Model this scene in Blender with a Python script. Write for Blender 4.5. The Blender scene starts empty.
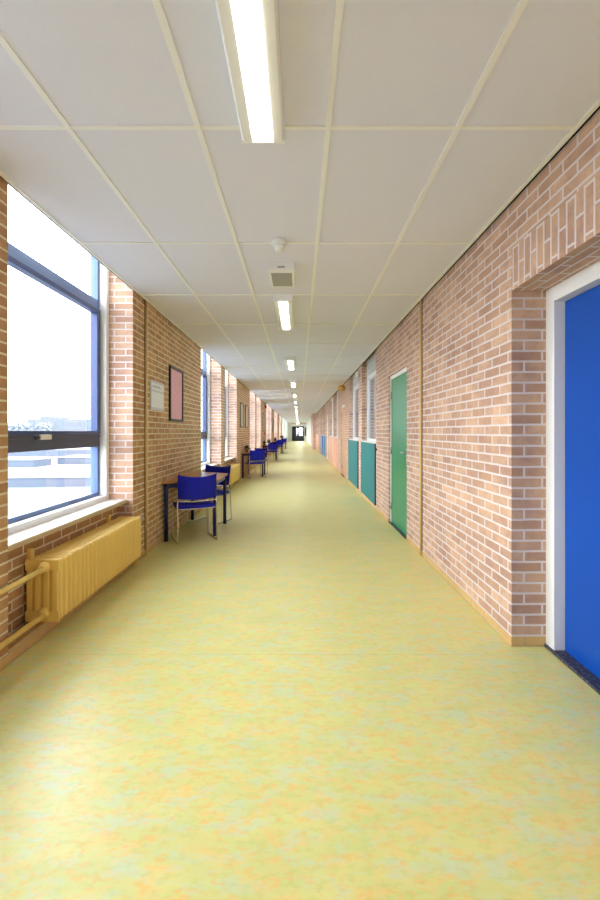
import bpy, bmesh, math, random
from mathutils import Vector, Matrix
random.seed(7)
PI = math.pi
sc = bpy.context.scene
COL = sc.collection

# ------------------------------------------------------------------ materials
def new_mat(name):
    m = bpy.data.materials.new(name); m.use_nodes = True
    nt = m.node_tree
    return m, nt, nt.nodes, nt.links, nt.nodes['Principled BSDF']

def s2l(c):
    return tuple(((v / 12.92) if v <= .04045 else ((v + .055) / 1.055) ** 2.4) for v in c[:3]) + (1,)

def H(h):
    h = h.lstrip('#')
    return s2l(tuple(int(h[i:i + 2], 16) / 255 for i in (0, 2, 4)))

def plain(name, col, rough=.5, metal=0, var=.06, scale=12, spec=.5, bump=0.0):
    m, nt, N, L, b = new_mat(name)
    tc = N.new('ShaderNodeTexCoord')
    no = N.new('ShaderNodeTexNoise'); no.inputs['Scale'].default_value = scale; no.inputs['Detail'].default_value = 3
    L.new(tc.outputs['Object'], no.inputs['Vector'])
    mx = N.new('ShaderNodeMix'); mx.data_type = 'RGBA'
    c = H(col) if isinstance(col, str) else col
    mx.inputs[6].default_value = tuple(v * (1 - var) for v in c[:3]) + (1,)
    mx.inputs[7].default_value = tuple(min(1, v * (1 + var)) for v in c[:3]) + (1,)
    L.new(no.outputs['Fac'], mx.inputs[0]); L.new(mx.outputs[2], b.inputs['Base Color'])
    b.inputs['Roughness'].default_value = rough
    b.inputs['Metallic'].default_value = metal
    b.inputs['Specular IOR Level'].default_value = spec
    if bump:
        bp = N.new('ShaderNodeBump'); bp.inputs['Strength'].default_value = bump; bp.inputs['Distance'].default_value = .002
        n2 = N.new('ShaderNodeTexNoise'); n2.inputs['Scale'].default_value = 180
        L.new(tc.outputs['Object'], n2.inputs['Vector'])
        L.new(n2.outputs['Fac'], bp.inputs['Height']); L.new(bp.outputs['Normal'], b.inputs['Normal'])
    return m

def brick_mat(name, c1, c2, c3, mortar):
    m, nt, N, L, b = new_mat(name)
    tc = N.new('ShaderNodeTexCoord')
    wob = N.new('ShaderNodeTexNoise'); wob.inputs['Scale'].default_value = 9; wob.inputs['Detail'].default_value = 2
    L.new(tc.outputs['UV'], wob.inputs['Vector'])
    ws = N.new('ShaderNodeVectorMath'); ws.operation = 'MULTIPLY_ADD'
    ws.inputs[1].default_value = (.006, .006, 0); ws.inputs[2].default_value = (-.003, -.003, 0)
    L.new(wob.outputs['Color'], ws.inputs[0])
    wa = N.new('ShaderNodeVectorMath'); wa.operation = 'ADD'
    L.new(tc.outputs['UV'], wa.inputs[0]); L.new(ws.outputs[0], wa.inputs[1])
    br = N.new('ShaderNodeTexBrick')
    br.offset = .5; br.squash = 1
    L.new(wa.outputs[0], br.inputs['Vector'])
    br.inputs['Scale'].default_value = 1
    br.inputs['Brick Width'].default_value = .222
    br.inputs['Row Height'].default_value = .065
    br.inputs['Mortar Size'].default_value = .0075
    br.inputs['Mortar Smooth'].default_value = .25
    br.inputs['Bias'].default_value = -.1
    br.inputs['Color1'].default_value = H(c1); br.inputs['Color2'].default_value = H(c2)
    br.inputs['Mortar'].default_value = H(mortar)
    # second, offset brick grid of the same cells gives a third tone on some bricks
    no = N.new('ShaderNodeTexNoise'); no.inputs['Scale'].default_value = 3.2; no.inputs['Detail'].default_value = 8; no.inputs['Roughness'].default_value = .75
    L.new(tc.outputs['UV'], no.inputs['Vector'])
    rmp = N.new('ShaderNodeMapRange'); rmp.inputs[1].default_value = .42; rmp.inputs[2].default_value = .66
    rmp.inputs[3].default_value = 0; rmp.inputs[4].default_value = .75
    L.new(no.outputs['Fac'], rmp.inputs[0])
    inv = N.new('ShaderNodeMath'); inv.operation = 'SUBTRACT'; inv.inputs[0].default_value = 1
    L.new(br.outputs['Fac'], inv.inputs[1])
    mm = N.new('ShaderNodeMath'); mm.operation = 'MULTIPLY'
    L.new(rmp.outputs[0], mm.inputs[0]); L.new(inv.outputs[0], mm.inputs[1])
    mx = N.new('ShaderNodeMix'); mx.data_type = 'RGBA'
    L.new(mm.outputs[0], mx.inputs[0]); L.new(br.outputs['Color'], mx.inputs[6]); mx.inputs[7].default_value = H(c3)
    L.new(mx.outputs[2], b.inputs['Base Color'])
    b.inputs['Roughness'].default_value = .85; b.inputs['Specular IOR Level'].default_value = .25
    hn = N.new('ShaderNodeTexNoise'); hn.inputs['Scale'].default_value = 90; hn.inputs['Detail'].default_value = 4
    L.new(tc.outputs['UV'], hn.inputs['Vector'])
    ha = N.new('ShaderNodeMath'); ha.operation = 'MULTIPLY_ADD'; ha.inputs[1].default_value = .35
    L.new(hn.outputs['Fac'], ha.inputs[0]); L.new(inv.outputs[0], ha.inputs[2])
    bp = N.new('ShaderNodeBump'); bp.inputs['Strength'].default_value = .7; bp.inputs['Distance'].default_value = .004
    L.new(ha.outputs[0], bp.inputs['Height']); L.new(bp.outputs['Normal'], b.inputs['Normal'])
    return m

def floor_mat():
    m, nt, N, L, b = new_mat('marbled_linoleum')
    geo = N.new('ShaderNodeTexCoord')
    mp = N.new('ShaderNodeMapping'); mp.inputs['Scale'].default_value = (7, 13, 1)
    L.new(geo.outputs['Object'], mp.inputs['Vector'])
    def noise(scale, detail, dist, rough=.65, off=0):
        n = N.new('ShaderNodeTexNoise'); n.inputs['Scale'].default_value = scale; n.inputs['Detail'].default_value = detail
        n.inputs['Distortion'].default_value = dist; n.inputs['Roughness'].default_value = rough
        a = N.new('ShaderNodeVectorMath'); a.operation = 'ADD'; a.inputs[1].default_value = (off, off * .7, off)
        L.new(mp.outputs[0], a.inputs[0]); L.new(a.outputs[0], n.inputs['Vector']); return n
    def rng(src, a, c, lo, hi):
        r = N.new('ShaderNodeMapRange'); r.inputs[1].default_value = a; r.inputs[2].default_value = c
        r.inputs[3].default_value = lo; r.inputs[4].default_value = hi; L.new(src, r.inputs[0]); return r.outputs[0]
    def mix(f, a, colr):
        x = N.new('ShaderNodeMix'); x.data_type = 'RGBA'; L.new(f, x.inputs[0]); L.new(a, x.inputs[6]); x.inputs[7].default_value = colr; return x.outputs[2]
    n1 = noise(.5, 5, .1, .6)
    base = N.new('ShaderNodeMix'); base.data_type = 'RGBA'
    base.inputs[6].default_value = H('ccd084'); base.inputs[7].default_value = H('dad586')
    L.new(rng(n1.outputs['Fac'], .35, .65, 0, 1), base.inputs[0])
    c = mix(rng(noise(1.2, 5, .25, .68, 5).outputs['Fac'], .47, .60, 0, .46), base.outputs[2], H('ecc57a'))
    c = mix(rng(noise(1.0, 5, .25, .68, 11).outputs['Fac'], .49, .62, 0, .42), c, H('bcd6c8'))
    c = mix(rng(noise(3, 3, .1, .6, 23).outputs['Fac'], .50, .66, 0, .32), c, H('bcc068'))
    c = mix(rng(noise(3.4, 3, .1, .6, 31).outputs['Fac'], .53, .66, 0, .42), c, H('ecb25e'))
    # sheet seams across the corridor every two metres
    sp = N.new('ShaderNodeSeparateXYZ'); L.new(geo.outputs['Object'], sp.inputs[0])
    a = N.new('ShaderNodeMath'); a.operation = 'PINGPONG'; a.inputs[1].default_value = 1.0
    sh = N.new('ShaderNodeMath'); sh.operation = 'ADD'; sh.inputs[1].default_value = -.52
    L.new(sp.outputs[1], sh.inputs[0]); L.new(sh.outputs[0], a.inputs[0])
    lt = N.new('ShaderNodeMath'); lt.operation = 'LESS_THAN'; lt.inputs[1].default_value = .002
    L.new(a.outputs[0], lt.inputs[0])
    ls = N.new('ShaderNodeMath'); ls.operation = 'MULTIPLY'; ls.inputs[1].default_value = .3
    L.new(lt.outputs[0], ls.inputs[0])
    c = mix(ls.outputs[0], c, H('8f935a'))
    L.new(c, b.inputs['Base Color'])
    rr = rng(noise(.5, 1, 0, .5, 41).outputs['Fac'], .3, .7, .30, .38)
    L.new(rr, b.inputs['Roughness'])
    b.inputs['Specular IOR Level'].default_value = .5
    return m

def glass_mat(name, tint=(1, 1, 1, 1), refl=.9):
    m = bpy.data.materials.new(name); m.use_nodes = True
    nt = m.node_tree; N, L = nt.nodes, nt.links
    N.remove(N['Principled BSDF']); out = N['Material Output']
    tr = N.new('ShaderNodeBsdfTransparent'); tr.inputs[0].default_value = tint
    gl = N.new('ShaderNodeBsdfGlossy'); gl.inputs['Roughness'].default_value = .02
    gl.inputs['Color'].default_value = (refl, refl, refl, 1)
    lw = N.new('ShaderNodeLayerWeight'); lw.inputs['Blend'].default_value = .5
    pw = N.new('ShaderNodeMath'); pw.operation = 'POWER'; pw.inputs[1].default_value = 5; L.new(lw.outputs['Facing'], pw.inputs[0])
    fr = N.new('ShaderNodeMath'); fr.operation = 'MULTIPLY_ADD'; fr.inputs[1].default_value = .9; fr.inputs[2].default_value = .03; L.new(pw.outputs[0], fr.inputs[0])
    mx = N.new('ShaderNodeMixShader')
    L.new(fr.outputs[0], mx.inputs[0]); L.new(tr.outputs[0], mx.inputs[1]); L.new(gl.outputs[0], mx.inputs[2])
    L.new(mx.outputs[0], out.inputs[0])
    return m

def emis(name, col, strength, ribs=False):
    m, nt, N, L, b = new_mat(name)
    b.inputs['Base Color'].default_value = (.9, .9, .88, 1)
    b.inputs['Emission Color'].default_value = col
    b.inputs['Emission Strength'].default_value = strength
    tc = N.new('ShaderNodeTexCoord'); no = N.new('ShaderNodeTexNoise'); no.inputs['Scale'].default_value = 40
    L.new(tc.outputs['Object'], no.inputs['Vector'])
    r = N.new('ShaderNodeMapRange'); r.inputs[3].default_value = strength * .9; r.inputs[4].default_value = strength * 1.1
    L.new(no.outputs['Fac'], r.inputs[0]); L.new(r.outputs[0], b.inputs['Emission Strength'])
    return m

def wood_mat(name, c1, c2, axis=(1, 14, 14), rough=.35):
    m, nt, N, L, b = new_mat(name)
    tc = N.new('ShaderNodeTexCoord'); mp = N.new('ShaderNodeMapping'); mp.inputs['Scale'].default_value = axis
    L.new(tc.outputs['Object'], mp.inputs[0])
    no = N.new('ShaderNodeTexNoise'); no.inputs['Scale'].default_value = 4; no.inputs['Detail'].default_value = 6; no.inputs['Distortion'].default_value = .6
    L.new(mp.outputs[0], no.inputs['Vector'])
    mx = N.new('ShaderNodeMix'); mx.data_type = 'RGBA'; mx.inputs[6].default_value = H(c1); mx.inputs[7].default_value = H(c2)
    L.new(no.outputs['Fac'], mx.inputs[0]); L.new(mx.outputs[2], b.inputs['Base Color']); b.inputs['Roughness'].default_value = rough
    return m

def speckle(name, base, dot):
    m, nt, N, L, b = new_mat(name)
    tc = N.new('ShaderNodeTexCoord'); no = N.new('ShaderNodeTexNoise'); no.inputs['Scale'].default_value = 60; no.inputs['Detail'].default_value = 5
    L.new(tc.outputs['Object'], no.inputs['Vector'])
    r = N.new('ShaderNodeMapRange'); r.inputs[1].default_value = .5; r.inputs[2].default_value = .7
    L.new(no.outputs['Fac'], r.inputs[0])
    mx = N.new('ShaderNodeMix'); mx.data_type = 'RGBA'; mx.inputs[6].default_value = H(base); mx.inputs[7].default_value = H(dot)
    L.new(r.outputs[0], mx.inputs[0]); L.new(mx.outputs[2], b.inputs['Base Color']); b.inputs['Roughness'].default_value = .55
    return m

M = {}
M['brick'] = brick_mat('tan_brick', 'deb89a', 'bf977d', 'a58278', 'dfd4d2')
M['brick_warm_lit'] = brick_mat('warm_light_brick', 'd6aa7c', 'b88c60', 'a07a5a', 'ebdfc2')  # same brick as the tan one, with warm lamp light put into its colour
M['tile_base'] = brick_mat('yellow_skirting_tile', 'deba80', 'd2ad70', 'c8a06c', 'c4ad84')
M['floor'] = floor_mat()
M['ceil'] = plain('ceiling_board', 'e6e6f3', .9, var=.02, scale=60, bump=.25)
M['grid'] = plain('ceiling_rail', 'f4f3f0', .5, var=.01)
M['white'] = plain('white_paint', 'eeeeec', .4, var=.02)
M['cream'] = plain('cream_paint', 'e6e0d2', .45, var=.03)
M['offwhite'] = plain('offwhite_plaster', 'e3e2dd', .8, var=.03, scale=3)
M['sill'] = plain('pale_sill', 'e9e7e0', .3, var=.03)
M['silledge'] = plain('sill_edge', 'c9b48e', .5)
M['alu'] = plain('blue_grey_aluminium', '6078a8', .35, metal=.1, var=.05)
M['aludark'] = plain('dark_blue_aluminium', '3f5080', .35, metal=.1, var=.05)
M['rail'] = plain('dark_rail', '4a4a5c', .4, metal=.1, var=.1)
M['glass'] = glass_mat('window_glass', (.99, .995, 1, 1))
M['glass_in'] = glass_mat('interior_glass', (.8, .86, .92, 1))
M['rad'] = plain('cream_yellow_enamel', 'f6d478', .38, var=.05, scale=5)
M['radtop'] = M['rad']
M['blue_door'] = plain('blue_door_paint', (.003, .075, .42), .4, var=.05, scale=2, spec=.3)
M['green_door'] = plain('green_door_paint', '1c9064', .3, var=.05, scale=2, spec=.35)
M['teal'] = plain('teal_panel', '007c80', .45, var=.06, spec=.25)
M['salmon'] = plain('salmon_panel', 'e3a284', .45, var=.06)
M['bluepanel'] = plain('sky_blue_panel', '1a86cc', .4, var=.06)
M['tandoor'] = wood_mat('tan_wood_door', 'e0a866', 'cf9350', (14, 14, 1), .5)
M['chairblue'] = plain('royal_blue_shell', (.003, .008, .42), .5, spec=.3, var=.08, scale=6)
M['chairfab'] = plain('royal_blue_fabric', (.004, .008, .45), .8, var=.12, scale=80)
M['legblue'] = plain('navy_steel', '0c1f63', .35, var=.08)
M['chrome'] = plain('chrome', 'd8d4cc', .18, metal=1, var=.03)
M['steel'] = plain('brushed_steel', 'b8b8b8', .35, metal=1, var=.03)
M['tabletop'] = wood_mat('orange_beech_top', 'c98a50', 'b5763f', (1.5, 9, 9), .3)
M['black'] = plain('black_paint', '17161a', .4, var=.1)
M['void'] = plain('dark_void', '0c0b0a', .95, var=.1)
M['stone'] = speckle('dark_stone', '2e2d3c', '6f6f80')
M['grey'] = plain('grille_grey', 'a8a6a0', .6, var=.1, scale=200)
M['pink'] = plain('pink_print', 'ecb0bb', .5, var=.12, scale=30)
M['paleprint'] = plain('pale_print', 'c9bfa6', .5, var=.15, scale=15)
M['signgrey'] = plain('sign_grey', 'd0d4d8', .35, metal=.2, var=.05)
M['signlight'] = plain('sign_light', 'f0f2f4', .35, var=.04)
M['signmid'] = plain('sign_text_grey', '9aa0a6', .5, var=.04)
M['lamp'] = emis('lamp_diffuser', (1, .94, .82, 1), 5)
M['amber'] = plain('amber_globe', 'd3a95c', .4, var=.05)
M['red'] = plain('red_enamel', 'c01818', .3, var=.06)
M['terracotta'] = plain('terracotta', '6b4a3a', .7)
M['leaf'] = plain('dark_leaf', '2f5022', .5, var=.3, scale=30)
M['petal'] = plain('red_petal', 'e0402c', .5, var=.2, scale=30)
M['orangep'] = plain('orange_petal', 'e8a04a', .5, var=.2, scale=30)
M['joint'] = plain('joint_strip', 'e8cb8a', .5, var=.05)
M['snow'] = plain('snowy_roof', (.135, .15, .17), .9, var=.05, scale=.3)
M['slush'] = plain('wet_roof_patch', (.075, .095, .13), .6, var=.15, scale=.4)
M['skyl'] = plain('skylight_kerb', (.085, .10, .135), .6, var=.1, scale=1)
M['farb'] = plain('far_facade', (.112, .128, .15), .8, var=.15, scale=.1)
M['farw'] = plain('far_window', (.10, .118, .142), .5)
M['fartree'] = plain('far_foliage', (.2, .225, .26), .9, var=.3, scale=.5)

# ------------------------------------------------------------------ mesh helpers
def uv_box(bm, swap=False):
    uv = bm.loops.layers.uv.verify()
    for f in bm.faces:
        n = f.normal
        ax = max(range(3), key=lambda i: abs(n[i]))
        for l in f.loops:
            c = l.vert.co
            if ax == 0: t = (c.y, c.z)
            elif ax == 1: t = (c.x + .055, c.z)
            else: t = (c.x, c.y)
            l[uv].uv = (t[1], t[0]) if swap else t

def link(name, bm, mat, parent=None, bevel=0, smooth=False, swap=False, uv=True):
    bmesh.ops.recalc_face_normals(bm, faces=bm.faces)
    bm.normal_update()
    if uv: uv_box(bm, swap)
    me = bpy.data.meshes.new(name); bm.to_mesh(me); bm.free()
    mats = mat if isinstance(mat, (list, tuple)) else [mat]
    for m_ in mats: me.materials.append(m_)
    if smooth:
        for p in me.polygons: p.use_smooth = True
    o = bpy.data.objects.new(name, me); COL.objects.link(o)
    if parent: o.parent = parent
    if bevel:
        md = o.modifiers.new('bevel', 'BEVEL'); md.width = bevel; md.segments = 2; md.limit_method = 'ANGLE'; md.angle_limit = .6
    return o

def add_box(bm, x0, x1, y0, y1, z0, z1, mi=0):
    vs = [bm.verts.new((x, y, z)) for x in (x0, x1) for y in (y0, y1) for z in (z0, z1)]
    q = [(0, 1, 3, 2), (4, 6, 7, 5), (0, 4, 5, 1), (2, 3, 7, 6), (0, 2, 6, 4), (1, 5, 7, 3)]
    fs = []
    for a in q:
        f = bm.faces.new([vs[i] for i in a]); f.material_index = mi; fs.append(f)
    return fs

def boxes(name, lst, mat, parent=None, bevel=0, swap=False):
    bm = bmesh.new()
    for b in lst: add_box(bm, *b)
    return link(name, bm, mat, parent, bevel, swap=swap)

def fillet(pts, r, n=5):
    pts = [Vector(p) for p in pts]; out = [pts[0]]
    for i in range(1, len(pts) - 1):
        a, b, c = pts[i - 1], pts[i], pts[i + 1]
        d1 = min(r, (a - b).length * .49); d2 = min(r, (c - b).length * .49)
        p = b + (a - b).normalized() * d1; q = b + (c - b).normalized() * d2
        for k in range(n + 1):
            t = k / n; out.append(p * (1 - t) ** 2 + b * 2 * t * (1 - t) + q * t * t)
    out.append(pts[-1]); return out

def add_tube(bm, pts, r, seg=10):
    pts = [Vector(p) for p in pts]
    prev = None; rings = []
    t0 = (pts[1] - pts[0]).normalized()
    up = Vector((0, 0, 1)) if abs(t0.z) < .9 else Vector((1, 0, 0))
    nrm = t0.cross(up).normalized()
    for i, p in enumerate(pts):
        if i == 0: t = t0
        elif i == len(pts) - 1: t = (pts[i] - pts[i - 1]).normalized()
        else: t = ((pts[i + 1] - pts[i]).normalized() + (pts[i] - pts[i - 1]).normalized()).normalized()
        nrm = (nrm - t * nrm.dot(t)).normalized(); bn = t.cross(nrm)
        rings.append([bm.verts.new(p + (nrm * math.cos(2 * PI * k / seg) + bn * math.sin(2 * PI * k / seg)) * r) for k in range(seg)])
    for a, b in zip(rings, rings[1:]):
        for k in range(seg):
            f = bm.faces.new([a[k], a[(k + 1) % seg], b[(k + 1) % seg], b[k]]); f.smooth = True
    bm.faces.new(rings[0][::-1]); bm.faces.new(rings[-1])

def add_lathe(bm, prof, c=(0, 0, 0), seg=20, axis='z'):
    rings = []
    for r, h in prof:
        ring = []
        for k in range(seg):
            a = 2 * PI * k / seg
            if axis == 'z': v = (r * math.cos(a), r * math.sin(a), h)
            elif axis == 'x': v = (h, r * math.cos(a), r * math.sin(a))
            else: v = (r * math.cos(a), h, r * math.sin(a))
            ring.append(bm.verts.new(Vector(c) + Vector(v)))
        rings.append(ring)
    for a, b in zip(rings, rings[1:]):
        for k in range(seg):
            f = bm.faces.new([a[k], a[(k + 1) % seg], b[(k + 1) % seg], b[k]]); f.smooth = True
    bm.faces.new(rings[0]); bm.faces.new(rings[-1])

def add_prism(bm, poly, z0, z1):
    a = [bm.verts.new((x, y, z0)) for x, y in poly]; b = [bm.verts.new((x, y, z1)) for x, y in poly]
    bm.faces.new(a[::-1]); bm.faces.new(b)
    n = len(poly)
    for i in range(n): bm.faces.new([a[i], a[(i + 1) % n], b[(i + 1) % n], b[i]])

def empty(name, loc, rz=0):
    o = bpy.data.objects.new(name, None); COL.objects.link(o)
    o.location = loc; o.rotation_euler = (0, 0, rz); o.empty_display_size = .1
    return o

def tag(o, label, cat, group=None, kind=None):
    o['label'] = label; o['category'] = cat
    if group: o['group'] = group
    if kind: o['kind'] = kind
    return o

def struct(o, label=None):
    o['kind'] = 'structure'
    if label: o['label'] = label
    return o

def kids(o): return [c for c in COL.objects if c.parent == o]
def copy_tree(o, parent=None):
    c = o.copy(); COL.objects.link(c)
    if parent: c.parent = parent
    for ch in kids(o): copy_tree(ch, c)
    return c

# ------------------------------------------------------------------ dimensions
XL, XR, HC, P = -1.65, 1.31, 2.73, 7.04
YE = 62.0
XR2, YN = 1.09, 32.4
YB = -4.9
TOP = 3.36
A_ = [(.13 + P * k, 1.97 + P * k) for k in range(0, 6)]
B_ = [(2.41 + P * k, 4.22 + P * k) for k in range(-1, 6)]
FAR_ADDED = [(a + P * 6, b + P * 6) for a, b in ((.13, 1.97), (2.41, 4.22), (.13 + P, 1.97 + P), (2.41 + P, 4.22 + P), (.13 + 2 * P, 1.97 + 2 * P), (2.41 + 2 * P, 4.22 + 2 * P))]  # windows added in the plain white stretch to brighten the far end
NICHES = sorted(A_ + B_)
YW = 42.0

# ------------------------------------------------------------------ floor / ceiling / walls
o = boxes('floor', [(-1.86, 1.62, YB, YE, -.12, 0)], M['floor']); struct(o, 'yellow-green marbled linoleum corridor floor')
# ceiling boards
o = boxes('ceiling', [(-1.632, XR - .018, YB, YN, HC, HC + .02), (-1.632, XR2 - .018, YN, YE, HC, HC + .02)], M['ceil']); struct(o, 'suspended ceiling of pale boards')
rails = []
for x in (-1.066, -.466, .134, .734):
    rails.append((x - .013, x + .013, YB, YE, HC - .007, HC))
y = 1.965 - 1.2 * 5
while y < YE:
    xr = (XR if y < YN else XR2) - .02
    for a, b in ((-1.63, -1.079), (-1.053, -.479), (-.453, .121), (.147, .721), (.747, xr)):
        rails.append((a, b, y - .011, y + .011, HC - .006, HC))
    y += 1.2
rails += [(-1.636, -1.614, YB, YE, HC - .008, HC), (XR - .040, XR - .018, YB, YN, HC - .008, HC), (XR2 - .040, XR2 - .018, YN, YE, HC - .008, HC)]
o = boxes('trim_1', rails, M['grid']); struct(o, 'cream rail grid of the suspended ceiling')
o = boxes('trim_5', [(XL, XL + .016, YB, YE, HC - .002, HC + .02), (XR - .018, XR, YB, YN, HC - .002, HC + .02), (XR2 - .018, XR2, YN, YE, HC - .002, HC + .02)], M['void']); struct(o, 'black strip painting the shadow gap around the ceiling')  # black strip paints the shade between ceiling edge and wall
o = boxes('sky_block_slab', [(-2.1, 6.2, YB, YE + .1, TOP, TOP + .15)], M['void']); struct(o)  # unseen slab over everything, added to block sky light

# left wall: brick boxes
bx = []
edges = [YB]
for a, b in NICHES: edges += [a, b]
edges.append(YW)
for i in range(0, len(edges), 2):
    if edges[i + 1] > edges[i]: bx.append((-2.06, XL, edges[i], edges[i + 1], 0, TOP))
for a, b in NICHES:
    bx.append((-2.06, -1.80, a, b, 0, .62))
    bx.append((-2.06, -1.95, a, b, 3.26, TOP))
o = boxes('wall_left', bx, [M['brick_warm_lit'], M['brick']])
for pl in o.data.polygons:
    if abs(pl.normal.y) > .9: pl.material_index = 1  # reveals take the pinker brick: daylight put into the colour
struct(o, 'left corridor wall of brick tinted for warm light')
fb = []; cur = YW
for a, b in FAR_ADDED:
    fb += [(-2.06, XL, cur, a, 0, TOP), (-2.06, -1.80, a, b, 0, .62), (-2.06, -1.95, a, b, 3.26, TOP)]; cur = b
fb.append((-2.06, XL, cur, YE, 0, TOP))
o = boxes('wall_left_far', fb, M['offwhite']); struct(o)
bl = []
for a, b in NICHES + FAR_ADDED: bl.append((XL - .012, XL, a, b, HC + .004, TOP))
o = boxes('trim_3', bl, M['cream']); struct(o)
# skirting tiles left (continuing as a kerb in front of the niches)
o = boxes('baseboard_left', [(XL - .001, XL + .004, edges[i], edges[i + 1], 0, .065) for i in range(0, len(edges), 2) if edges[i + 1] > edges[i]] +
          [(XL - .055, XL + .004, a, b, 0, .085) for a, b in NICHES], M['tile_base']); struct(o)
o = boxes('baseboard_left_far', [(XL, XL + .012, YW, YE, 0, .07)], M['tile_base']); struct(o)

# right wall
BD = (1.50, 2.62)
doors = [(5.17 + P * k, 6.22 + P * k) for k in range(4)]
wins = []
for k in range(4): wins += [(7.23 + P * k, 8.84 + P * k), (9.34 + P * k, 11.1 + P * k)]
TH = 1.55
br = []
ops = [('b',) + BD] + [('d',) + d for d in doors] + [('w',) + w for w in wins if w[1] < YN]
ops.sort(key=lambda t: t[1])
cur = YB
for kind, a, b in ops:
    br.append((XR, TH, cur, a, 0, TOP)); cur = b
    if kind == 'b': br.append((XR, TH + .1, a, b, 2.45, TOP))
    elif kind == 'd': br.append((XR, TH, a, b, 2.13, TOP))
    else:
        br.append((XR, TH, a, b, 0, 1.12)); br.append((XR + .1, TH, a, b, 2.78, TOP))
br.append((XR, TH, cur, YN, 0, TOP))
br.append((XR2, TH, YN, YN + 6, 0, TOP))
o = boxes('wall_right', br, M['brick']); struct(o, 'right corridor wall of pinkish tan brick')
o = boxes('wall_right_far', [(XR2, TH, YN + 6, YE, 0, TOP)], M['offwhite']); struct(o)
o = boxes('wall_right_lintel', [(XR, TH + .1, BD[0], BD[1], 2.19, 2.45)], M['brick'], swap=True); struct(o, 'upright soldier bricks above the blue door')
sk = [(XR - .004, XR, YB, BD[0], 0, .06), (XR - .004, XR, BD[1], doors[0][0], 0, .06)]
cur = doors[0][1]
for d in doors[1:]:
    sk.append((XR - .004, XR, cur, d[0], 0, .06)); cur = d[1]
sk.append((XR - .004, XR, cur, YN, 0, .06))
sk.append((XR2 - .01, XR2, YN, YE, 0, .06)); sk.append((XR - .002, 1.52, BD[1] - .004, BD[1] + .001, 0, .06))
sk.append((XR2, XR, YN - .01, YN, 0, .06))
o = boxes('baseboard_right', sk, M['tile_base']); struct(o)
o = boxes('wall_back', [(-2.06, TH, YB - .15, YB, 0, TOP)], M['offwhite']); struct(o)

# rooms behind the right-hand windows
o = boxes('wall_classroom', [(6.0, 6.15, -1, YE, 0, .9), (6.0, 6.15, -1, YE, 2.5, TOP), (TH, 6.15, -1.1, -1, 0, TOP), (6.0, 6.15, 14.1, 14.9, .9, 2.5), (6.0, 6.15, 7.6, 8.1, .9, 2.5),
                            (TH, 6, 12.3, 12.4, 0, TOP), (6.0, 6.15, 18, 19, .9, 2.5), (6.0, 6.15, 24, 26, .9, 2.5), (6.0, 6.15, 34, YE, .9, 2.5)], M['offwhite']); struct(o)
o = boxes('floor_classroom', [(1.62, 6.15, -1, YE, -.12, -.001)], M['stone']); struct(o)
o = boxes('wall_end', [(-2.06, -1.03, YE, YE + .15, 0, TOP), (.74, TH, YE, YE + .15, 0, TOP), (-1.03, .74, YE, YE + .15, 2.14, TOP)], M['offwhite']); struct(o)

# ------------------------------------------------------------------ joint strips
for (x, y0, yy, nm, lb) in ((XL, 4.55, 0, 'joint_strip', 'thin yellow vertical strip covering the brick joint on the left wall'),
                            (XR, 4.52, 0, 'joint_strip', 'thin yellow vertical strip covering the brick joint on the right wall')):
    s = 1 if x < 0 else -1
    bm = bmesh.new(); add_tube(bm, [(x + s * .012, y0 + .012, .0), (x + s * .012, y0 + .012, HC + .02)], .0125, 10)
    o = link(nm, bm, M['joint']); tag(o, lb, 'strip')
    g = boxes('joint_gap', [(min(x, x + s * .003), max(x, x + s * .003), y0 - .014, y0, .0, HC + .02)], M['terracotta']); g.parent = o

# ------------------------------------------------------------------ left windows
def make_window(a, b, n):
    r = empty('window_%d' % n, (0, a, 0)); struct(r)
    w = b - a
    top = 3.26
    xi, xo = -1.885, -1.955   # white wood lining
    boxes('window_lining', [(xo, xi, 0, .06, .65, top), (xo, xi, w - .06, w, .65, top), (xo, xi, .06, w - .06, .65, .70), (xo, xi, .06, w - .06, top - .06, top)], M['white'], r, .004)
    x0, x1 = -2.03, -1.955
    # outer frame
    boxes('window_frame', [(x0, x1, .03, .09, .68, top), (x0, x1, w - .09, w - .03, .68, top), (x0, x1, .09, w - .09, .68, .735), (x0, x1, .09, w - .09, top - .06, top)], M['alu'], r, .004)
    # lower dark rail with latch
    t = boxes('transom', [(x0, x1 + .02, .09, w - .09, 1.18, 1.30), (x0, x1 + .03, .09, w - .09, 1.27, 1.285)], M['rail'], r, .004)
    # upper transom
    boxes('upper_transom', [(x0, x1, .09, w - .09, 2.51, 2.60)], M['alu'], r, .004)
    # opening sash between the transoms
    sx0, sx1 = -2.0, -1.935
    boxes('sash', [(sx0, sx1, .075, .138, 1.30, 2.505), (sx0, sx1, w - .138, w - .075, 1.30, 2.505), (sx0, sx1, .138, w - .138, 1.30, 1.33), (sx0, sx1, .138, w - .138, 2.465, 2.505)], M['aludark'], r, .004)
    for nm, z0, z1 in (('pane', .735, 1.18), ('pane', 1.33, 2.465), ('pane', 2.60, top - .06)):
        bm = bmesh.new(); add_box(bm, -1.992, -1.988, .09 if z0 != 1.33 else .138, w - (.09 if z0 != 1.33 else .138), z0, z1)
        link(nm, bm, M['glass'], r)
    s = boxes('sill', [(-1.885, -1.715, -.0, w, .625, .652)], M['sill'], r, .004)
    boxes('sill_edge', [(-1.715, -1.708, 0, w, .618, .648)], M['silledge'], r)
    h = boxes('latch', [(x1 + .018, x1 + .04, w / 2 - .15, w / 2 - .02, 1.262, 1.300)], M['cream'], r, .004)
    bm = bmesh.new(); add_lathe(bm, [(.016, 0), (.016, .022), (.01, .026)], (x1 + .02, w / 2 - .20, 1.278), 14, 'x'); link('knob', bm, M['black'], r)
    return r
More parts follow.
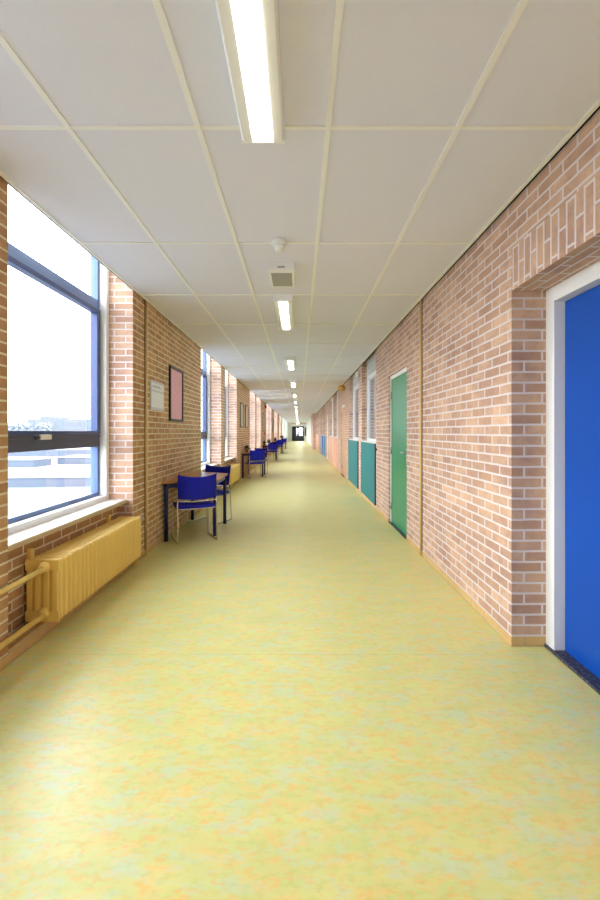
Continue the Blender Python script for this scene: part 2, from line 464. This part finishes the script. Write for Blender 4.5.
for i, (a, b) in enumerate(NICHES + FAR_ADDED):
    make_window(a, b, i + 1)
    # portal
    if a > 19: continue
    ld = bpy.data.lights.new('daylight_portal', 'AREA'); ld.shape = 'RECTANGLE'; ld.size = b - a; ld.size_y = 2.6
    ld.cycles.is_portal = True
    lo = bpy.data.objects.new('daylight_portal', ld); COL.objects.link(lo); lo.location = (-2.07, (a + b) / 2, 1.96)
    lo.rotation_euler = (PI / 2, 0, -PI / 2)

# ------------------------------------------------------------------ radiators
def make_radiator():
    r = empty('radiator', (0, 0, 0))
    x0, x1, z0, z1 = -.22, 0, .09, .49      # local: x=0 front face
    n = 24; pitch = .06
    bm = bmesh.new()
    # end-on profile of one cast section with four columns and rounded shoulders
    add_box(bm, x0, x1, .0065, .0535, z0, z1)
    sec = link('radiator_section', bm, M['rad'], r, .018)
    sec.modifiers['bevel'].segments = 4
    for i in range(1, n):
        c = sec.copy(); COL.objects.link(c); c.parent = r; c.location = (0, i * pitch, 0)
    # end plate framing three slots
    ep = [(x0, x1, -.014, .002, z0 - .002, z0 + .07), (x0, x1, -.014, .002, z1 - .07, z1 + .002)]
    for k in range(4):
        cx = x0 + .0275 + k * .055; ep.append((cx - .018, cx + .018, -.014, .002, z0 + .07, z1 - .07))
    boxes('end_plate', ep, M['rad'], r, .004)
    for zz in (.445, .15):
        bm = bmesh.new(); add_lathe(bm, [(.036, -.012), (.036, -.03), (.026, -.05), (.018, -.06)], (-.09, 0, zz), 16, 'y')
        link('pipe_union', bm, M['rad'], r)
    for yy in (.12, n * pitch - .05):
        for xa in ((-.05, -.20) if yy > 1 else (-.20,)): boxes('foot', [(xa, xa + .03, yy, yy + .012, 0, z0 + .02)], M['rad'], r, .002)
    bm = bmesh.new(); add_lathe(bm, [(.016, 0), (.016, .03), (.022, .032), (.022, .05), (.012, .052)], (-.02, n * pitch, .455), 14, 'y')
    link('valve', bm, M['steel'], r)
    for yy in (.04, 1.2):
        boxes('bracket', [(-.245, -.215, yy, yy + .035, .42, .545)], M['rad'], r, .003)
    return r
rad0 = make_radiator()
RL = ['long cream yellow ribbed radiator under the nearest large window',
      'cream yellow ribbed radiator just behind the nearest table and two chairs',
      'small far cream radiator behind the second table', 'distant cream radiator behind the third table',
      'distant cream radiator behind the fourth table']
for k in range(5):
    r = rad0 if k == 0 else copy_tree(rad0)
    r.location = (-1.555, 2.765 + P * k, 0)
    tag(r, RL[k], 'radiator', 'yellow radiators under the left windows')
# pipes feeding the nearest radiator
for zz, nm in ((.445, 'upper cream yellow heating pipe running from the near radiator'), (.15, 'lower cream yellow heating pipe near the floor, running from the near radiator')):
    bm = bmesh.new(); add_tube(bm, [(-1.63, YB + .3, zz), (-1.63, 2.705, zz)], .0165, 14)
    o = link('heating_pipe', bm, M['rad']); tag(o, nm, 'pipe', 'heating pipes')
    for yy in (1.2, 2.08):
        bm = bmesh.new(); add_box(bm, -1.652, -1.63, yy, yy + .02, zz - .022, zz - .012); bmesh.ops.translate(bm, verts=bm.verts, vec=(0, 0, 0))
        link('pipe_clip', bm, M['rad'], o)

# ------------------------------------------------------------------ right doors
def lever(parent, x, y, z, d=1):
    h = boxes('handle_plate', [(x - .008, x, y - .02, y + .02, z - .11, z + .09)], M['steel'], parent, .002)
    bm = bmesh.new(); add_tube(bm, fillet([(x - .004, y, z + .03), (x - .05, y, z + .03), (x - .05, y + d * .12, z + .03)], .02), .009, 10)
    hh = link('handle', bm, M['steel'], parent)

# nearest blue door
d = empty('door_1', (1.52, 0, 0)); struct(d, 'bright blue door in a white frame at the right edge')
y0, y1 = BD
boxes('door_frame', [(0, .10, y1 - .085, y1, 0, 2.19), (0, .10, y0, y0 + .085, 0, 2.19), (0, .10, y0 + .085, y1 - .085, 2.10, 2.19),
                     (.07, .085, y1 - .10, y1 - .085, 0, 2.10)], M['white'], d, .004)
leaf = boxes('door_leaf', [(.065, .098, y0 + .087, y1 - .087, .012, 2.098)], M['blue_door'], d, .002)
lever(leaf, .055, 1.66, 1.05)
boxes('threshold', [(-.012, .12, y0, y1 - .0, 0, .018)], M['stone'], d, .003)
boxes('door_backing', [(.10, .12, y0, y1, 0, 2.25)], M['void'], d)

def wall_door(a, b, n, mat, lb):
    d = empty('door_%d' % n, (XR, a, 0)); struct(d, lb)
    w = b - a
    boxes('door_frame', [(.025, .10, 0, .04, 0, 2.13), (.025, .10, w - .04, w, 0, 2.13), (.025, .10, .04, w - .04, 2.075, 2.13)], M['white'], d, .003)
    lf = boxes('door_leaf', [(.035, .075, .043, w - .043, .015, 2.072)], mat, d, .002)
    lever(lf, .035, .11, 1.03)
    for z in (.25, 1.05, 1.85):
        bm = bmesh.new(); add_tube(bm, [(.028, w - .046, z - .05), (.028, w - .046, z + .05)], .009, 8); link('hinge', bm, M['steel'], lf)
    boxes('threshold', [(.0, .10, .0, w, 0, .013)], M['stone'], d, .002)
    boxes('door_backing', [(.10, .12, 0, w, 0, 2.13)], M['void'], d)
wall_door(*doors[0], 2, M['green_door'], 'glossy green door in a thin white frame on the right wall')
wall_door(*doors[1], 3, M['tandoor'], 'tan wooden door beyond the two teal panels')
wall_door(*doors[2], 4, M['white'], 'distant white door on the right wall')
wall_door(*doors[3], 5, M['tandoor'], 'farthest wooden door on the right wall')

# right windows with coloured panels below
PCOL = [M['teal'], M['salmon'], M['bluepanel'], M['salmon']]
PNM = ['dark teal', 'salmon', 'sky blue', 'far salmon']
wn = len(NICHES + FAR_ADDED)
for i, (a, b) in enumerate([w for w in wins if w[1] < YN]):
    k = i // 2
    w = b - a
    wn += 1
    r = empty('window_%d' % wn, (XR, a, 0)); struct(r)
    x0, x1 = .10, .16
    boxes('window_frame', [(x0, x1, 0, .07, 1.12, 2.78), (x0, x1, w - .07, w, 1.12, 2.78), (x0, x1, .07, w - .07, 1.12, 1.19),
                           (x0, x1, .07, w - .07, 2.38, 2.45), (x0, x1, .07, w - .07, 2.68, 2.78)], M['white'], r, .003)
    boxes('sill', [(-.012, x0, .0, w, 1.12, 1.145)], M['white'], r, .003)
    boxes('ventilation_grille', [(x0 + .01, x1 - .01, .07, w - .07, 2.45 + j * .046, 2.475 + j * .046) for j in range(5)], M['signlight'], r)
    boxes('grille_backing', [(x1 - .012, x1 - .006, .07, w - .07, 2.45, 2.68)], M['grey'], r)
    for q in ((.07, w - .07),):
        bm = bmesh.new(); add_box(bm, .128, .132, q[0], q[1], 1.19, 2.38); link('pane', bm, M['glass_in'], r)
    side = 'nearer' if i % 2 == 0 else 'farther'
    p = empty('wall_panel', (XR, a, 0))
    boxes('board', [(-.022, 0, .015, w - .015, .075, 1.115)], PCOL[k], p, .003)
    for ya in (0, w - .012): boxes('edge_strip', [(-.024, 0, ya, ya + .012, .07, 1.12)], M['legblue'] if k in (0, 2) else M['cream'], p, .001)
    tag(p, '%s of the two %s rectangular panels below a right-hand window' % (side, PNM[k]), 'wall panel', 'coloured panels below the right windows')

# ------------------------------------------------------------------ ceiling fixtures
def make_light():
    r = empty('ceiling_light', (0, 0, 0))
    L_ = 1.2
    bm = bmesh.new()
    # trapezoid body cross-section with a channel for the diffuser
    prof = [(-.098, .07), (-.098, .012), (-.088, 0), (-.048, 0), (-.048, .012), (.048, .012), (.048, 0), (.088, 0), (.098, .012), (.098, .07)]
    A = [bm.verts.new((x, 0, z)) for x, z in prof]; B = [bm.verts.new((x, L_, z)) for x, z in prof]
    bm.faces.new(A); bm.faces.new(B[::-1])
    for i in range(len(prof)):
        j = (i + 1) % len(prof); bm.faces.new([A[i], B[i], B[j], A[j]])
    link('housing', bm, M['white'], r)
    bm = bmesh.new()
    add_box(bm, -.034, .044, .02, L_ - .02, -.006, .011)
    link('diffuser', bm, M['lamp'], r, .003)
    for ya in (-.012, L_): boxes('end_cap', [(-.1, .1, ya, ya + .012, -.001, .072)], M['white'], r, .003)
    return r
l0 = make_light()
names = ['nearest', 'second', 'third', 'fourth', 'fifth', 'sixth', 'seventh', 'eighth', 'ninth', 'tenth', 'eleventh', 'twelfth', 'thirteenth', 'fourteenth', 'fifteenth', 'sixteenth', 'seventeenth']
for k in range(-1, 17):
    yy = .765 + 3.6 * k
    r = l0 if k == -1 else copy_tree(l0)
    r.location = (-.166, yy, HC - .07)
    if k == -1: tag(r, 'white linear ceiling light behind the viewer, over the near end of the corridor', 'ceiling light', 'linear ceiling lights down the corridor')
    elif k == 0: tag(r, 'long white glowing ceiling light at the top of the view, nearest of the row', 'ceiling light', 'linear ceiling lights down the corridor')
    else: tag(r, 'glowing white ceiling light, %s in the row counted from the nearest' % names[k], 'ceiling light', 'linear ceiling lights down the corridor')

# smoke detector
bm = bmesh.new(); add_lathe(bm, [(.055, 0), (.06, -.012), (.058, -.03), (.04, -.036)], (0, 0, 0), 24)
sd = empty('smoke_detector', (-.145, 3.13, HC)); link('base', bm, M['white'], sd)
bm = bmesh.new(); add_lathe(bm, [(.036, -.034), (.036, -.06), (.03, -.078), (.012, -.084)], (0, 0, 0), 20); link('sensor_head', bm, M['white'], sd)
tag(sd, 'small round white smoke detector on the ceiling before the speaker box', 'smoke detector')
# ceiling box with grille
e = empty('ceiling_speaker', (-.148, 3.52, HC))
boxes('housing', [(-.112, .112, 0, .42, -.07, 0)], M['white'], e, .006)
g = boxes('grille', [(-.088, .088, .06, .38, -.074, -.07)], M['grey'], e, .001)
boxes('vent_slot', [(-.03, .03, -.002, .001, -.05, -.035)], M['grey'], e)
tag(e, 'square white ceiling box with a grey grille between smoke detector and second light', 'speaker')

# ------------------------------------------------------------------ wall things, left
def picture(y0, y1, z0, z1, mat, lb, group=None, fw=.03):
    r = empty('picture_frame', (XL, y0, z0))
    w, h = y1 - y0, z1 - z0
    boxes('frame', [(0, .025, 0, fw, 0, h), (0, .025, w - fw, w, 0, h), (0, .025, fw, w - fw, 0, fw), (0, .025, fw, w - fw, h - fw, h)], M['black'], r, .002)
    boxes('print', [(0, .012, fw, w - fw, fw, h - fw)], mat, r)
    tag(r, lb, 'picture', group)
    return r
picture(5.38, 5.98, 1.46, 2.17, M['pink'], 'black framed picture with a plain pink print above the nearest table')
picture(11.85, 12.5, 1.45, 2.15, M['paleprint'], 'left one of two dark framed pictures above the second table', 'dark framed pictures')
picture(12.98, 13.65, 1.45, 2.15, M['paleprint'], 'right one of two dark framed pictures above the second table', 'dark framed pictures')
picture(19.3, 19.9, 1.35, 2.2, M['paleprint'], 'dark framed picture left of the round red bell', 'dark framed pictures')
picture(26.3, 27.0, 1.35, 2.2, M['paleprint'], 'far dark framed picture above the fourth table', 'dark framed pictures')
r = empty('notice_board', (XL, 4.69, 1.57))
boxes('backing', [(0, .014, 0, .46, 0, .33)], M['signgrey'], r, .003)
boxes('header', [(.014, .017, .02, .44, .225, .30)], M['signlight'], r)
boxes('sheet', [(.014, .017, .02, .44, .03, .205)], M['signlight'], r)
boxes('header_line', [(.017, .0185, .05, .36, .255, .262), (.017, .0185, .05, .30, .27, .277)], M['signmid'], r)
tag(r, 'small grey and white notice board on brick beside the yellow joint strip', 'sign')

bm = bmesh.new(); add_lathe(bm, [(.05, 0), (.05, .03), (.10, .035), (.10, .05), (.085, .075), (.04, .09), (.01, .092)], (0, 0, 0), 24, 'x')
e = empty('alarm_bell', (XL, 20.6, 2.53)); link('bell_dome', bm, M['red'], e); boxes('back_box', [(0, .03, -.05, .05, -.05, .05)], M['black'], e)
tag(e, 'round red alarm bell high on the left wall', 'bell')
e = empty('call_point', (XL, 20.3, 1.28)); boxes('case', [(0, .045, -.06, .06, -.06, .06)], M['red'], e, .005); boxes('break_glass', [(.045, .048, -.035, .035, -.03, .03)], M['white'], e)
tag(e, 'small red fire alarm call point below the bell', 'alarm button')

# ------------------------------------------------------------------ wall things, right
for k, lb in ((0, 'small white motion sensor between the first pair of right windows'), (1, 'far white motion sensor between the second pair of right windows')):
    e = empty('motion_sensor', (XR, 9.09 + P * k, 2.56))
    boxes('bracket', [(-.03, 0, -.02, .02, -.02, .05)], M['white'], e, .003)
    bm = bmesh.new(); add_lathe(bm, [(.02, .06), (.045, .045), (.05, 0), (.045, -.05), (.02, -.075)], (-.06, 0, 0), 16); link('sensor_body', bm, M['white'], e)
    tag(e, lb, 'sensor', 'white motion sensors')
e = empty('wall_lamp', (XR, 12.1, 2.57))
bm = bmesh.new(); add_lathe(bm, [(.05, 0), (.05, -.02)], (0, 0, 0), 16, 'x'); link('base', bm, M['white'], e)
bm = bmesh.new(); bmesh.ops.create_uvsphere(bm, u_segments=20, v_segments=12, radius=.11)
for v in bm.verts: v.co.z *= .8; v.co.x -= .10
link('globe', bm, M['amber'], e, smooth=True)
tag(e, 'amber rounded wall lamp above the tan wooden door', 'lamp')
e = empty('door_stop_hook', (XR, 7.12, 1.03))
bm = bmesh.new(); add_lathe(bm, [(.016, 0), (.016, -.02), (.024, -.022), (.024, -.04), (.01, -.044)], (0, 0, 0), 14, 'x'); link('knob', bm, M['black'], e)
tag(e, 'small dark round knob on brick beside the nearer teal panel', 'hook')

# ------------------------------------------------------------------ trapezoid tables
def make_table():
    r = empty('trapezoid_table', (0, 0, 0))    # local origin: wall edge, centre in y
    poly = [(0, -.695), (.61, -.39), (.61, .39), (0, .695)]
    bm = bmesh.new(); add_prism(bm, poly, .698, .722); link('tabletop', bm, M['tabletop'], r, .003)
    def inset(p, d): return [(d, -.695 + d * 1.6), (.61 - d, -.39 + d * .6), (.61 - d, .39 - d * .6), (d, .695 - d * 1.6)]
    bm = bmesh.new(); o_, i_ = inset(poly, .03), inset(poly, .05)
    for i in range(4):
        j = (i + 1) % 4
        a = [o_[i], o_[j], i_[j], i_[i]]; add_prism(bm, a, .64, .698)
    link('apron', bm, M['legblue'], r)
    for (x, y) in ((.035, -.635), (.57, -.36), (.57, .36), (.035, .635)):
        bm = bmesh.new(); add_tube(bm, [(x, y, .012), (x, y, .698)], .0235, 14)
        lg = link('leg', bm, M['legblue'], r)
        bm = bmesh.new(); add_tube(bm, [(x, y, 0), (x, y, .014)], .026, 14); link('foot_cap', bm, M['black'], lg)
    return r
t0 = make_table()
TL = ['nearest trapezoid table with orange wood top and navy legs against the brick wall',
      'second trapezoid table from the viewer, with a small potted plant on it',
      'third trapezoid table, carrying a plant and red flowers',
      'fourth trapezoid table from the viewer, far down the corridor',
      'farthest trapezoid table along the left wall']
for k in range(5):
    r = t0 if k == 0 else copy_tree(t0)
    r.location = (XL + .008, 5.775 + P * k, 0)
    tag(r, TL[k], 'table', 'trapezoid tables along the left wall')

# ------------------------------------------------------------------ chairs
def grid_solid(bm, fn, nu, nv, th_fn):
    top = [[bm.verts.new(fn(i / nu, j / nv)) for j in range(nv + 1)] for i in range(nu + 1)]
    bot = [[bm.verts.new(Vector(fn(i / nu, j / nv)) + Vector(th_fn(i / nu, j / nv))) for j in range(nv + 1)] for i in range(nu + 1)]
    for i in range(nu):
        for j in range(nv):
            bm.faces.new([top[i][j], top[i + 1][j], top[i + 1][j + 1], top[i][j + 1]])
            bm.faces.new([bot[i][j], bot[i][j + 1], bot[i + 1][j + 1], bot[i + 1][j]])
    for i in range(nu):
        bm.faces.new([top[i][0], bot[i][0], bot[i + 1][0], top[i + 1][0]])
        bm.faces.new([top[i][nv], top[i + 1][nv], bot[i + 1][nv], bot[i][nv]])
    for j in range(nv):
        bm.faces.new([top[0][j], top[0][j + 1], bot[0][j + 1], bot[0][j]])
        bm.faces.new([top[nu][j], bot[nu][j], bot[nu][j + 1], top[nu][j + 1]])

def make_chair():
    r = empty('chair', (0, 0, 0))   # origin on the floor under the seat centre; faces +Y
    # curved backrest shell
    def back(u, v):
        a = 2 * u - 1
        w = .232 * (1 - .04 * (1 - v))
        zt = .788 + .026 * a * a + .010 * abs(a) ** 8
        zb = .515 + .012 * a * a
        z = zb + (zt - zb) * v
        y = -.235 - .045 * v + .055 * a * a
        return (a * w, y, z)
    bm = bmesh.new(); grid_solid(bm, back, 14, 8, lambda u, v: (0, .013, .001)); link('backrest', bm, M['chairblue'], r, .003, smooth=True)
    def seat(u, v):
        a = 2 * u - 1
        y = -.20 + .42 * v
        z = .448 - .012 * (1 - a * a) * math.sin(v * PI) - .03 * max(0, v - .8) ** 1.2 * 5 * .6
        w = .215 + .012 * math.sin(v * PI)
        yy = y - (.02 * (1 - a * a) if v < .05 else 0)
        return (a * w, yy, z)
    bm = bmesh.new(); grid_solid(bm, seat, 12, 12, lambda u, v: (0, 0, -.036)); link('seat', bm, M['chairfab'], r, .008, smooth=True)
    # chrome sled sides
    for s in (-1, 1):
        x = s * .232
        pts = [(x * .985, -.20, .535), (x, -.205, .44), (x, -.235, .009), (x, .215, .009), (x * .96, .185, .402), (x * .93, -.16, .402)]
        bm = bmesh.new(); add_tube(bm, fillet(pts, .03), .0085, 10); link('sled_leg', bm, M['chrome'], r)
    bm = bmesh.new()
    pts = [(-.228, -.20, .505)] + [(a * .228, -.245 + .045 * a * a, .497 + .008 * a * a) for a in [-.9 + .2 * i for i in range(10)]] + [(.228, -.20, .505)]
    add_tube(bm, pts, .0075, 8)
    link('back_rail', bm, M['chrome'], r)
    bm = bmesh.new()
    pts = [(a * .232, -.215 + .02 * a * a, .405) for a in [-1 + .2 * i for i in range(11)]]
    add_tube(bm, pts, .0075, 8)
    add_tube(bm, [(-.22, .14, .402), (.22, .14, .402)], .0075, 8)
    link('seat_rail', bm, M['chrome'], r)
    return r
c0 = make_chair()
CL = [('blue chair with chrome sled legs on the near side of the nearest table', 'blue chair mostly hidden behind the nearest table, facing the viewer'),
      ('blue chair on the near side of the second table, back to the viewer', 'blue chair behind the second table, only its top showing'),
      ('blue chair on the near side of the third table with red flowers', 'blue chair behind the third table with red flowers'),
      ('blue chair on the near side of the fourth table', 'blue chair behind the fourth table'),
      ('blue chair on the near side of the farthest table', 'blue chair behind the farthest table')]
first = True
for k in range(5):
    for q in (0, 1):
        c = c0 if first else copy_tree(c0); first = False
        ja, jy = ((0, 0) if k == 0 else (random.uniform(-.07, .07), random.uniform(-.02, .01)))
        if q == 0:
            ang = math.radians(26) + ja; cen = (-1.305 + .04 * (k > 0), 5.265 + jy + P * k)
        else:
            ang = PI - math.radians(26) + ja; cen = (-1.325 + .03 * (k > 0), 6.265 - jy + P * k)
        c.location = (cen[0], cen[1], 0); c.rotation_euler = (0, 0, ang)
        tag(c, CL[k][q], 'chair', 'blue chairs at the corridor tables')

# ------------------------------------------------------------------ plants on tables
def plant(loc, flower, lb, hgt=.16):
    r = empty('potted_plant' if not flower else 'potted_flowers', loc)
    bm = bmesh.new(); add_lathe(bm, [(.035, 0), (.05, .075), (.056, .078), (.056, .09), (.046, .09)], (0, 0, 0), 18); link('pot', bm, M['terracotta'], r)
    bm = bmesh.new(); rng = random.Random(len(lb))
    for i in range(46):
        a = rng.uniform(0, 2 * PI); el = rng.uniform(.2, 1.4); l = rng.uniform(.6, 1) * hgt
        d_ = Vector((math.cos(a) * math.cos(el), math.sin(a) * math.cos(el), math.sin(el)))
        s_ = d_.cross(Vector((0, 0, 1))).normalized() * l * .2
        b0 = Vector((0, 0, .085)) + d_ * l * .2; mid = b0 + d_ * l * .45; tip = b0 + d_ * l * .8 - Vector((0, 0, .02))
        v = [bm.verts.new(p) for p in (b0, mid + s_, tip, mid - s_)]; bm.faces.new(v)
    link('leaves', bm, M['leaf'], r, uv=False)
    if flower:
        bm = bmesh.new()
        for i in range(22):
            a = rng.uniform(0, 2 * PI); rr = rng.uniform(0, .10); c = Vector((rr * math.cos(a), rr * math.sin(a), .085 + hgt * .75 + rng.uniform(-.03, .03)))
            for j in range(6):
                b_ = j * PI / 3; v = [bm.verts.new(c + Vector(p)) for p in ((0, 0, 0), (.03 * math.cos(b_ - .4), .03 * math.sin(b_ - .4), .012), (.045 * math.cos(b_), .045 * math.sin(b_), .006), (.03 * math.cos(b_ + .4), .03 * math.sin(b_ + .4), .012))]
                bm.faces.new(v)
        link('petals', bm, flower, r, uv=False)
    tag(r, lb, 'plant')
plant((-1.54, 12.55, .722), None, 'small dark green potted plant on the second table')
plant((-1.56, 19.2, .722), None, 'small dark green potted plant beside the red flowers on the third table')
plant((-1.38, 19.65, .722), M['petal'], 'pot of red flowers on the third table', .2)
plant((-1.50, 26.7, .722), M['petal'], 'far pot of red flowers on the fourth table', .2)
plant((-1.38, 33.8, .722), M['orangep'], 'distant pot of orange flowers on the farthest table', .3)

# ------------------------------------------------------------------ end doors
d = empty('door_6', (-.145, YE, 0)); struct(d, 'dark glazed double door at the far end of the corridor')
boxes('door_frame', [(-.885, -.82, -.02, .1, 0, 2.14), (.82, .885, -.02, .1, 0, 2.14), (-.82, .82, -.02, .1, 2.06, 2.14)], M['black'], d)
for s in (0, 1):
    x0 = -.82 + s * .82
    lf = boxes('door_leaf', [(x0, x0 + .14, .0, .05, 0, 2.06), (x0 + .68, x0 + .82, 0, .05, 0, 2.06), (x0 + .14, x0 + .68, 0, .05, 0, .75), (x0 + .14, x0 + .68, 0, .05, 1.9, 2.06)] +
               ([(x0 + .14, x0 + .68, 0, .05, 1.25, 1.32)] if s else [(x0 + .14, x0 + .6, 0, .05, .75, 1.9)]), M['black'], d)
    bm = bmesh.new(); add_box(bm, x0 + .14, x0 + .68, .022, .028, .75, 1.9); link('pane', bm, M['glass'], lf)
    bm = bmesh.new(); xx = x0 + (.75 if s == 0 else .07); add_tube(bm, fillet([(xx, 0, .95), (xx, -.05, .95), (xx, -.05, 1.2), (xx, 0, 1.2)], .02), .012, 8); link('handle', bm, M['steel'], lf)
o = boxes('trim_4', [(-1.1, 1.07, YE - .04, YE, 2.5, 2.62)], M['tandoor']); struct(o)
e = empty('fire_hose_cabinet', (.93, YE, .75)); boxes('cabinet', [(-.12, .12, -.12, 0, 0, 1.25)], M['black'], e, .01); boxes('door_panel', [(-.10, .10, -.125, -.12, .03, 1.2)], M['rail'], e)
tag(e, 'tall dark cabinet on the end wall right of the double door', 'cabinet')
e = empty('exit_light', (-.17, YE - 1.0, 2.5)); boxes('light_box', [(-.2, .2, 0, .06, 0, .15)], emis('exit_glow', (1, .95, .8, 1), 3), e, .005)
boxes('bracket', [(-.02, .02, .01, .04, .15, .23)], M['white'], e)
tag(e, 'small glowing light box hanging before the far double door', 'light')

# ------------------------------------------------------------------ outside
o = boxes('ground', [(-400, -2.2, -60, 500, -1.3, -1.2), (-2.2, 60, YE + .3, 500, -.4, -.3)], M['snow']); struct(o, 'snow covered flat roofs outside the windows')
def roof_box(x, y, w, l, h, rz, lb, mat='snow'):
    r = empty('rooflight', (x, y, -1.2), rz)
    boxes('kerb', [(-w / 2, w / 2, -l / 2, l / 2, 0, h)], M['skyl'], r)
    bm = bmesh.new()
    a = [bm.verts.new(p) for p in ((-w / 2 - .05, -l / 2 - .05, h), (w / 2 + .05, -l / 2 - .05, h), (w / 2 + .05, l / 2 + .05, h), (-w / 2 - .05, l / 2 + .05, h))]
    b = [bm.verts.new(p) for p in ((-w / 3, -l / 3, h + .16), (w / 3, -l / 3, h + .16), (w / 3, l / 3, h + .16), (-w / 3, l / 3, h + .16))]
    bm.faces.new(a[::-1]); bm.faces.new(b)
    for i in range(4): bm.faces.new([a[i], a[(i + 1) % 4], b[(i + 1) % 4], b[i]])
    link('snow_cap', bm, M['snow'], r, uv=False)
    tag(r, lb, 'rooflight', 'snow capped rooflights outside')
roof_box(-12.5, 20.5, 5.5, 2.2, .42, .1, 'wide low snow capped rooflight seen through the lower pane')
roof_box(-17, 34.5, 4, 2.2, .5, 0, 'snow capped rooflight at the right of the lower pane')
roof_box(-21.0, 31.5, 4, 2.2, .5, 0, 'snow capped rooflight at the left of the lower pane')
def blob(name, x, y, rx, ry, mat, lb, z=-1.198, cat='puddle'):
    bm = bmesh.new(); n = 24; rg = random.Random(int(x * 10))
    vs = [bm.verts.new((x + math.cos(2 * PI * i / n) * rx * rg.uniform(.7, 1.1), y + math.sin(2 * PI * i / n) * ry * rg.uniform(.7, 1.1), z)) for i in range(n)]
    bm.faces.new(vs); o = link(name, bm, mat); tag(o, lb, cat, 'wet patches on the snowy roof')
blob('wet_patch', -9.3, 15.9, 1.3, .35, M['slush'], 'bluish wet patch on the snow in front of the wide rooflight')
blob('wet_patch', -8.7, 13.6, 1.0, .16, M['slush'], 'thin bluish wet patch on the snow nearest the window')
o = boxes('parapet', [(-80, -20, 44.5, 45.0, -1.2, -.55)], M['skyl']); tag(o, 'long low grey parapet beyond the snowy roofs', 'parapet')
for (x0, x1, h, n_, lb) in ((-64, -48.5, 4.4, 9, 'pale blue-grey apartment block on the horizon, right half of the window'),
                            (-86, -67, 2.9, 8, 'low pale building on the horizon at the left of the window')):
    e = empty('distant_building', (x0, 100, -1.2))
    w = x1 - x0; hh = h + 1.2
    boxes('facade', [(0, w, 0, 8, 0, hh), (w * .2, w * .35, 0, 8, hh, hh + .7)], M['farb'], e)
    for i in range(n_):
        cx = (i + .5) * w / n_; boxes('far_pane', [(cx - .45, cx + .45, -.05, 0, hh - 1.9, hh - .8)], M['farw'], e)
    tag(e, lb, 'building')
for i, (x, y, s) in enumerate(((-64, 90, 2.4), (-59.3, 91, 1.9), (-68.8, 91, 1.8), (-55.2, 92, 1.7))):
    e = empty('distant_tree', (x, y, -1.2))
    bm = bmesh.new()
    rg = random.Random(i)
    for j in range(260):
        d_ = Vector((rg.gauss(0, 1), rg.gauss(0, 1), rg.gauss(0, 1))).normalized() * s * rg.uniform(.4, 1)
        c = Vector((0, 0, 3.3)) + Vector((d_.x, d_.y, d_.z * .9)); q = .28
        a = Vector((rg.uniform(-1, 1), rg.uniform(-1, 1), rg.uniform(-1, 1))).normalized() * q; b = a.cross(d_).normalized() * q
        bm.faces.new([bm.verts.new(c + a), bm.verts.new(c + b), bm.verts.new(c - a), bm.verts.new(c - b)])
    link('crown', bm, M['fartree'], e, uv=False)
    bm = bmesh.new(); add_tube(bm, [(0, 0, 0), (0, 0, 3.2)], .15, 8); link('trunk', bm, M['fartree'], e)
    tag(e, ['largest hazy tree on the horizon', 'hazy tree just right of the largest tree on the horizon', 'leftmost hazy tree on the horizon', 'rightmost hazy tree before the distant apartment block'][i], 'tree', 'hazy trees on the horizon')

# ------------------------------------------------------------------ world, camera, view
w = bpy.data.worlds.new('overcast'); sc.world = w; w.use_nodes = True
N, L = w.node_tree.nodes, w.node_tree.links
bg = N['Background']; tc = N.new('ShaderNodeTexCoord'); sp = N.new('ShaderNodeSeparateXYZ'); L.new(tc.outputs['Generated'], sp.inputs[0])
mr = N.new('ShaderNodeMapRange'); mr.inputs[1].default_value = -.05; mr.inputs[2].default_value = .6; L.new(sp.outputs[2], mr.inputs[0])
mx = N.new('ShaderNodeMix'); mx.data_type = 'RGBA'; mx.inputs[6].default_value = (.90, .95, 1, 1); mx.inputs[7].default_value = (.84, .91, 1, 1)
L.new(mr.outputs[0], mx.inputs[0]); L.new(mx.outputs[2], bg.inputs['Color']); bg.inputs['Strength'].default_value = 5.0

cam = bpy.data.cameras.new('camera'); co = bpy.data.objects.new('camera', cam); COL.objects.link(co)
cam.sensor_fit = 'HORIZONTAL'; cam.sensor_width = 24; cam.lens = 17.0
co.location = (0, 0, 1.32); co.rotation_euler = (PI / 2, 0, 0)
cam.shift_x = 1 / 600; cam.shift_y = -18 / 600
cam.clip_end = 1000; cam.clip_start = .05
sc.camera = co
sc.view_settings.view_transform = 'Standard'
sc.view_settings.look = 'None'
sc.view_settings.exposure = 1.15
sc.cycles.max_bounces = 10; sc.cycles.diffuse_bounces = 6; sc.cycles.glossy_bounces = 4
sc.cycles.transparent_max_bounces = 12
sc.cycles.sample_clamp_indirect = 6
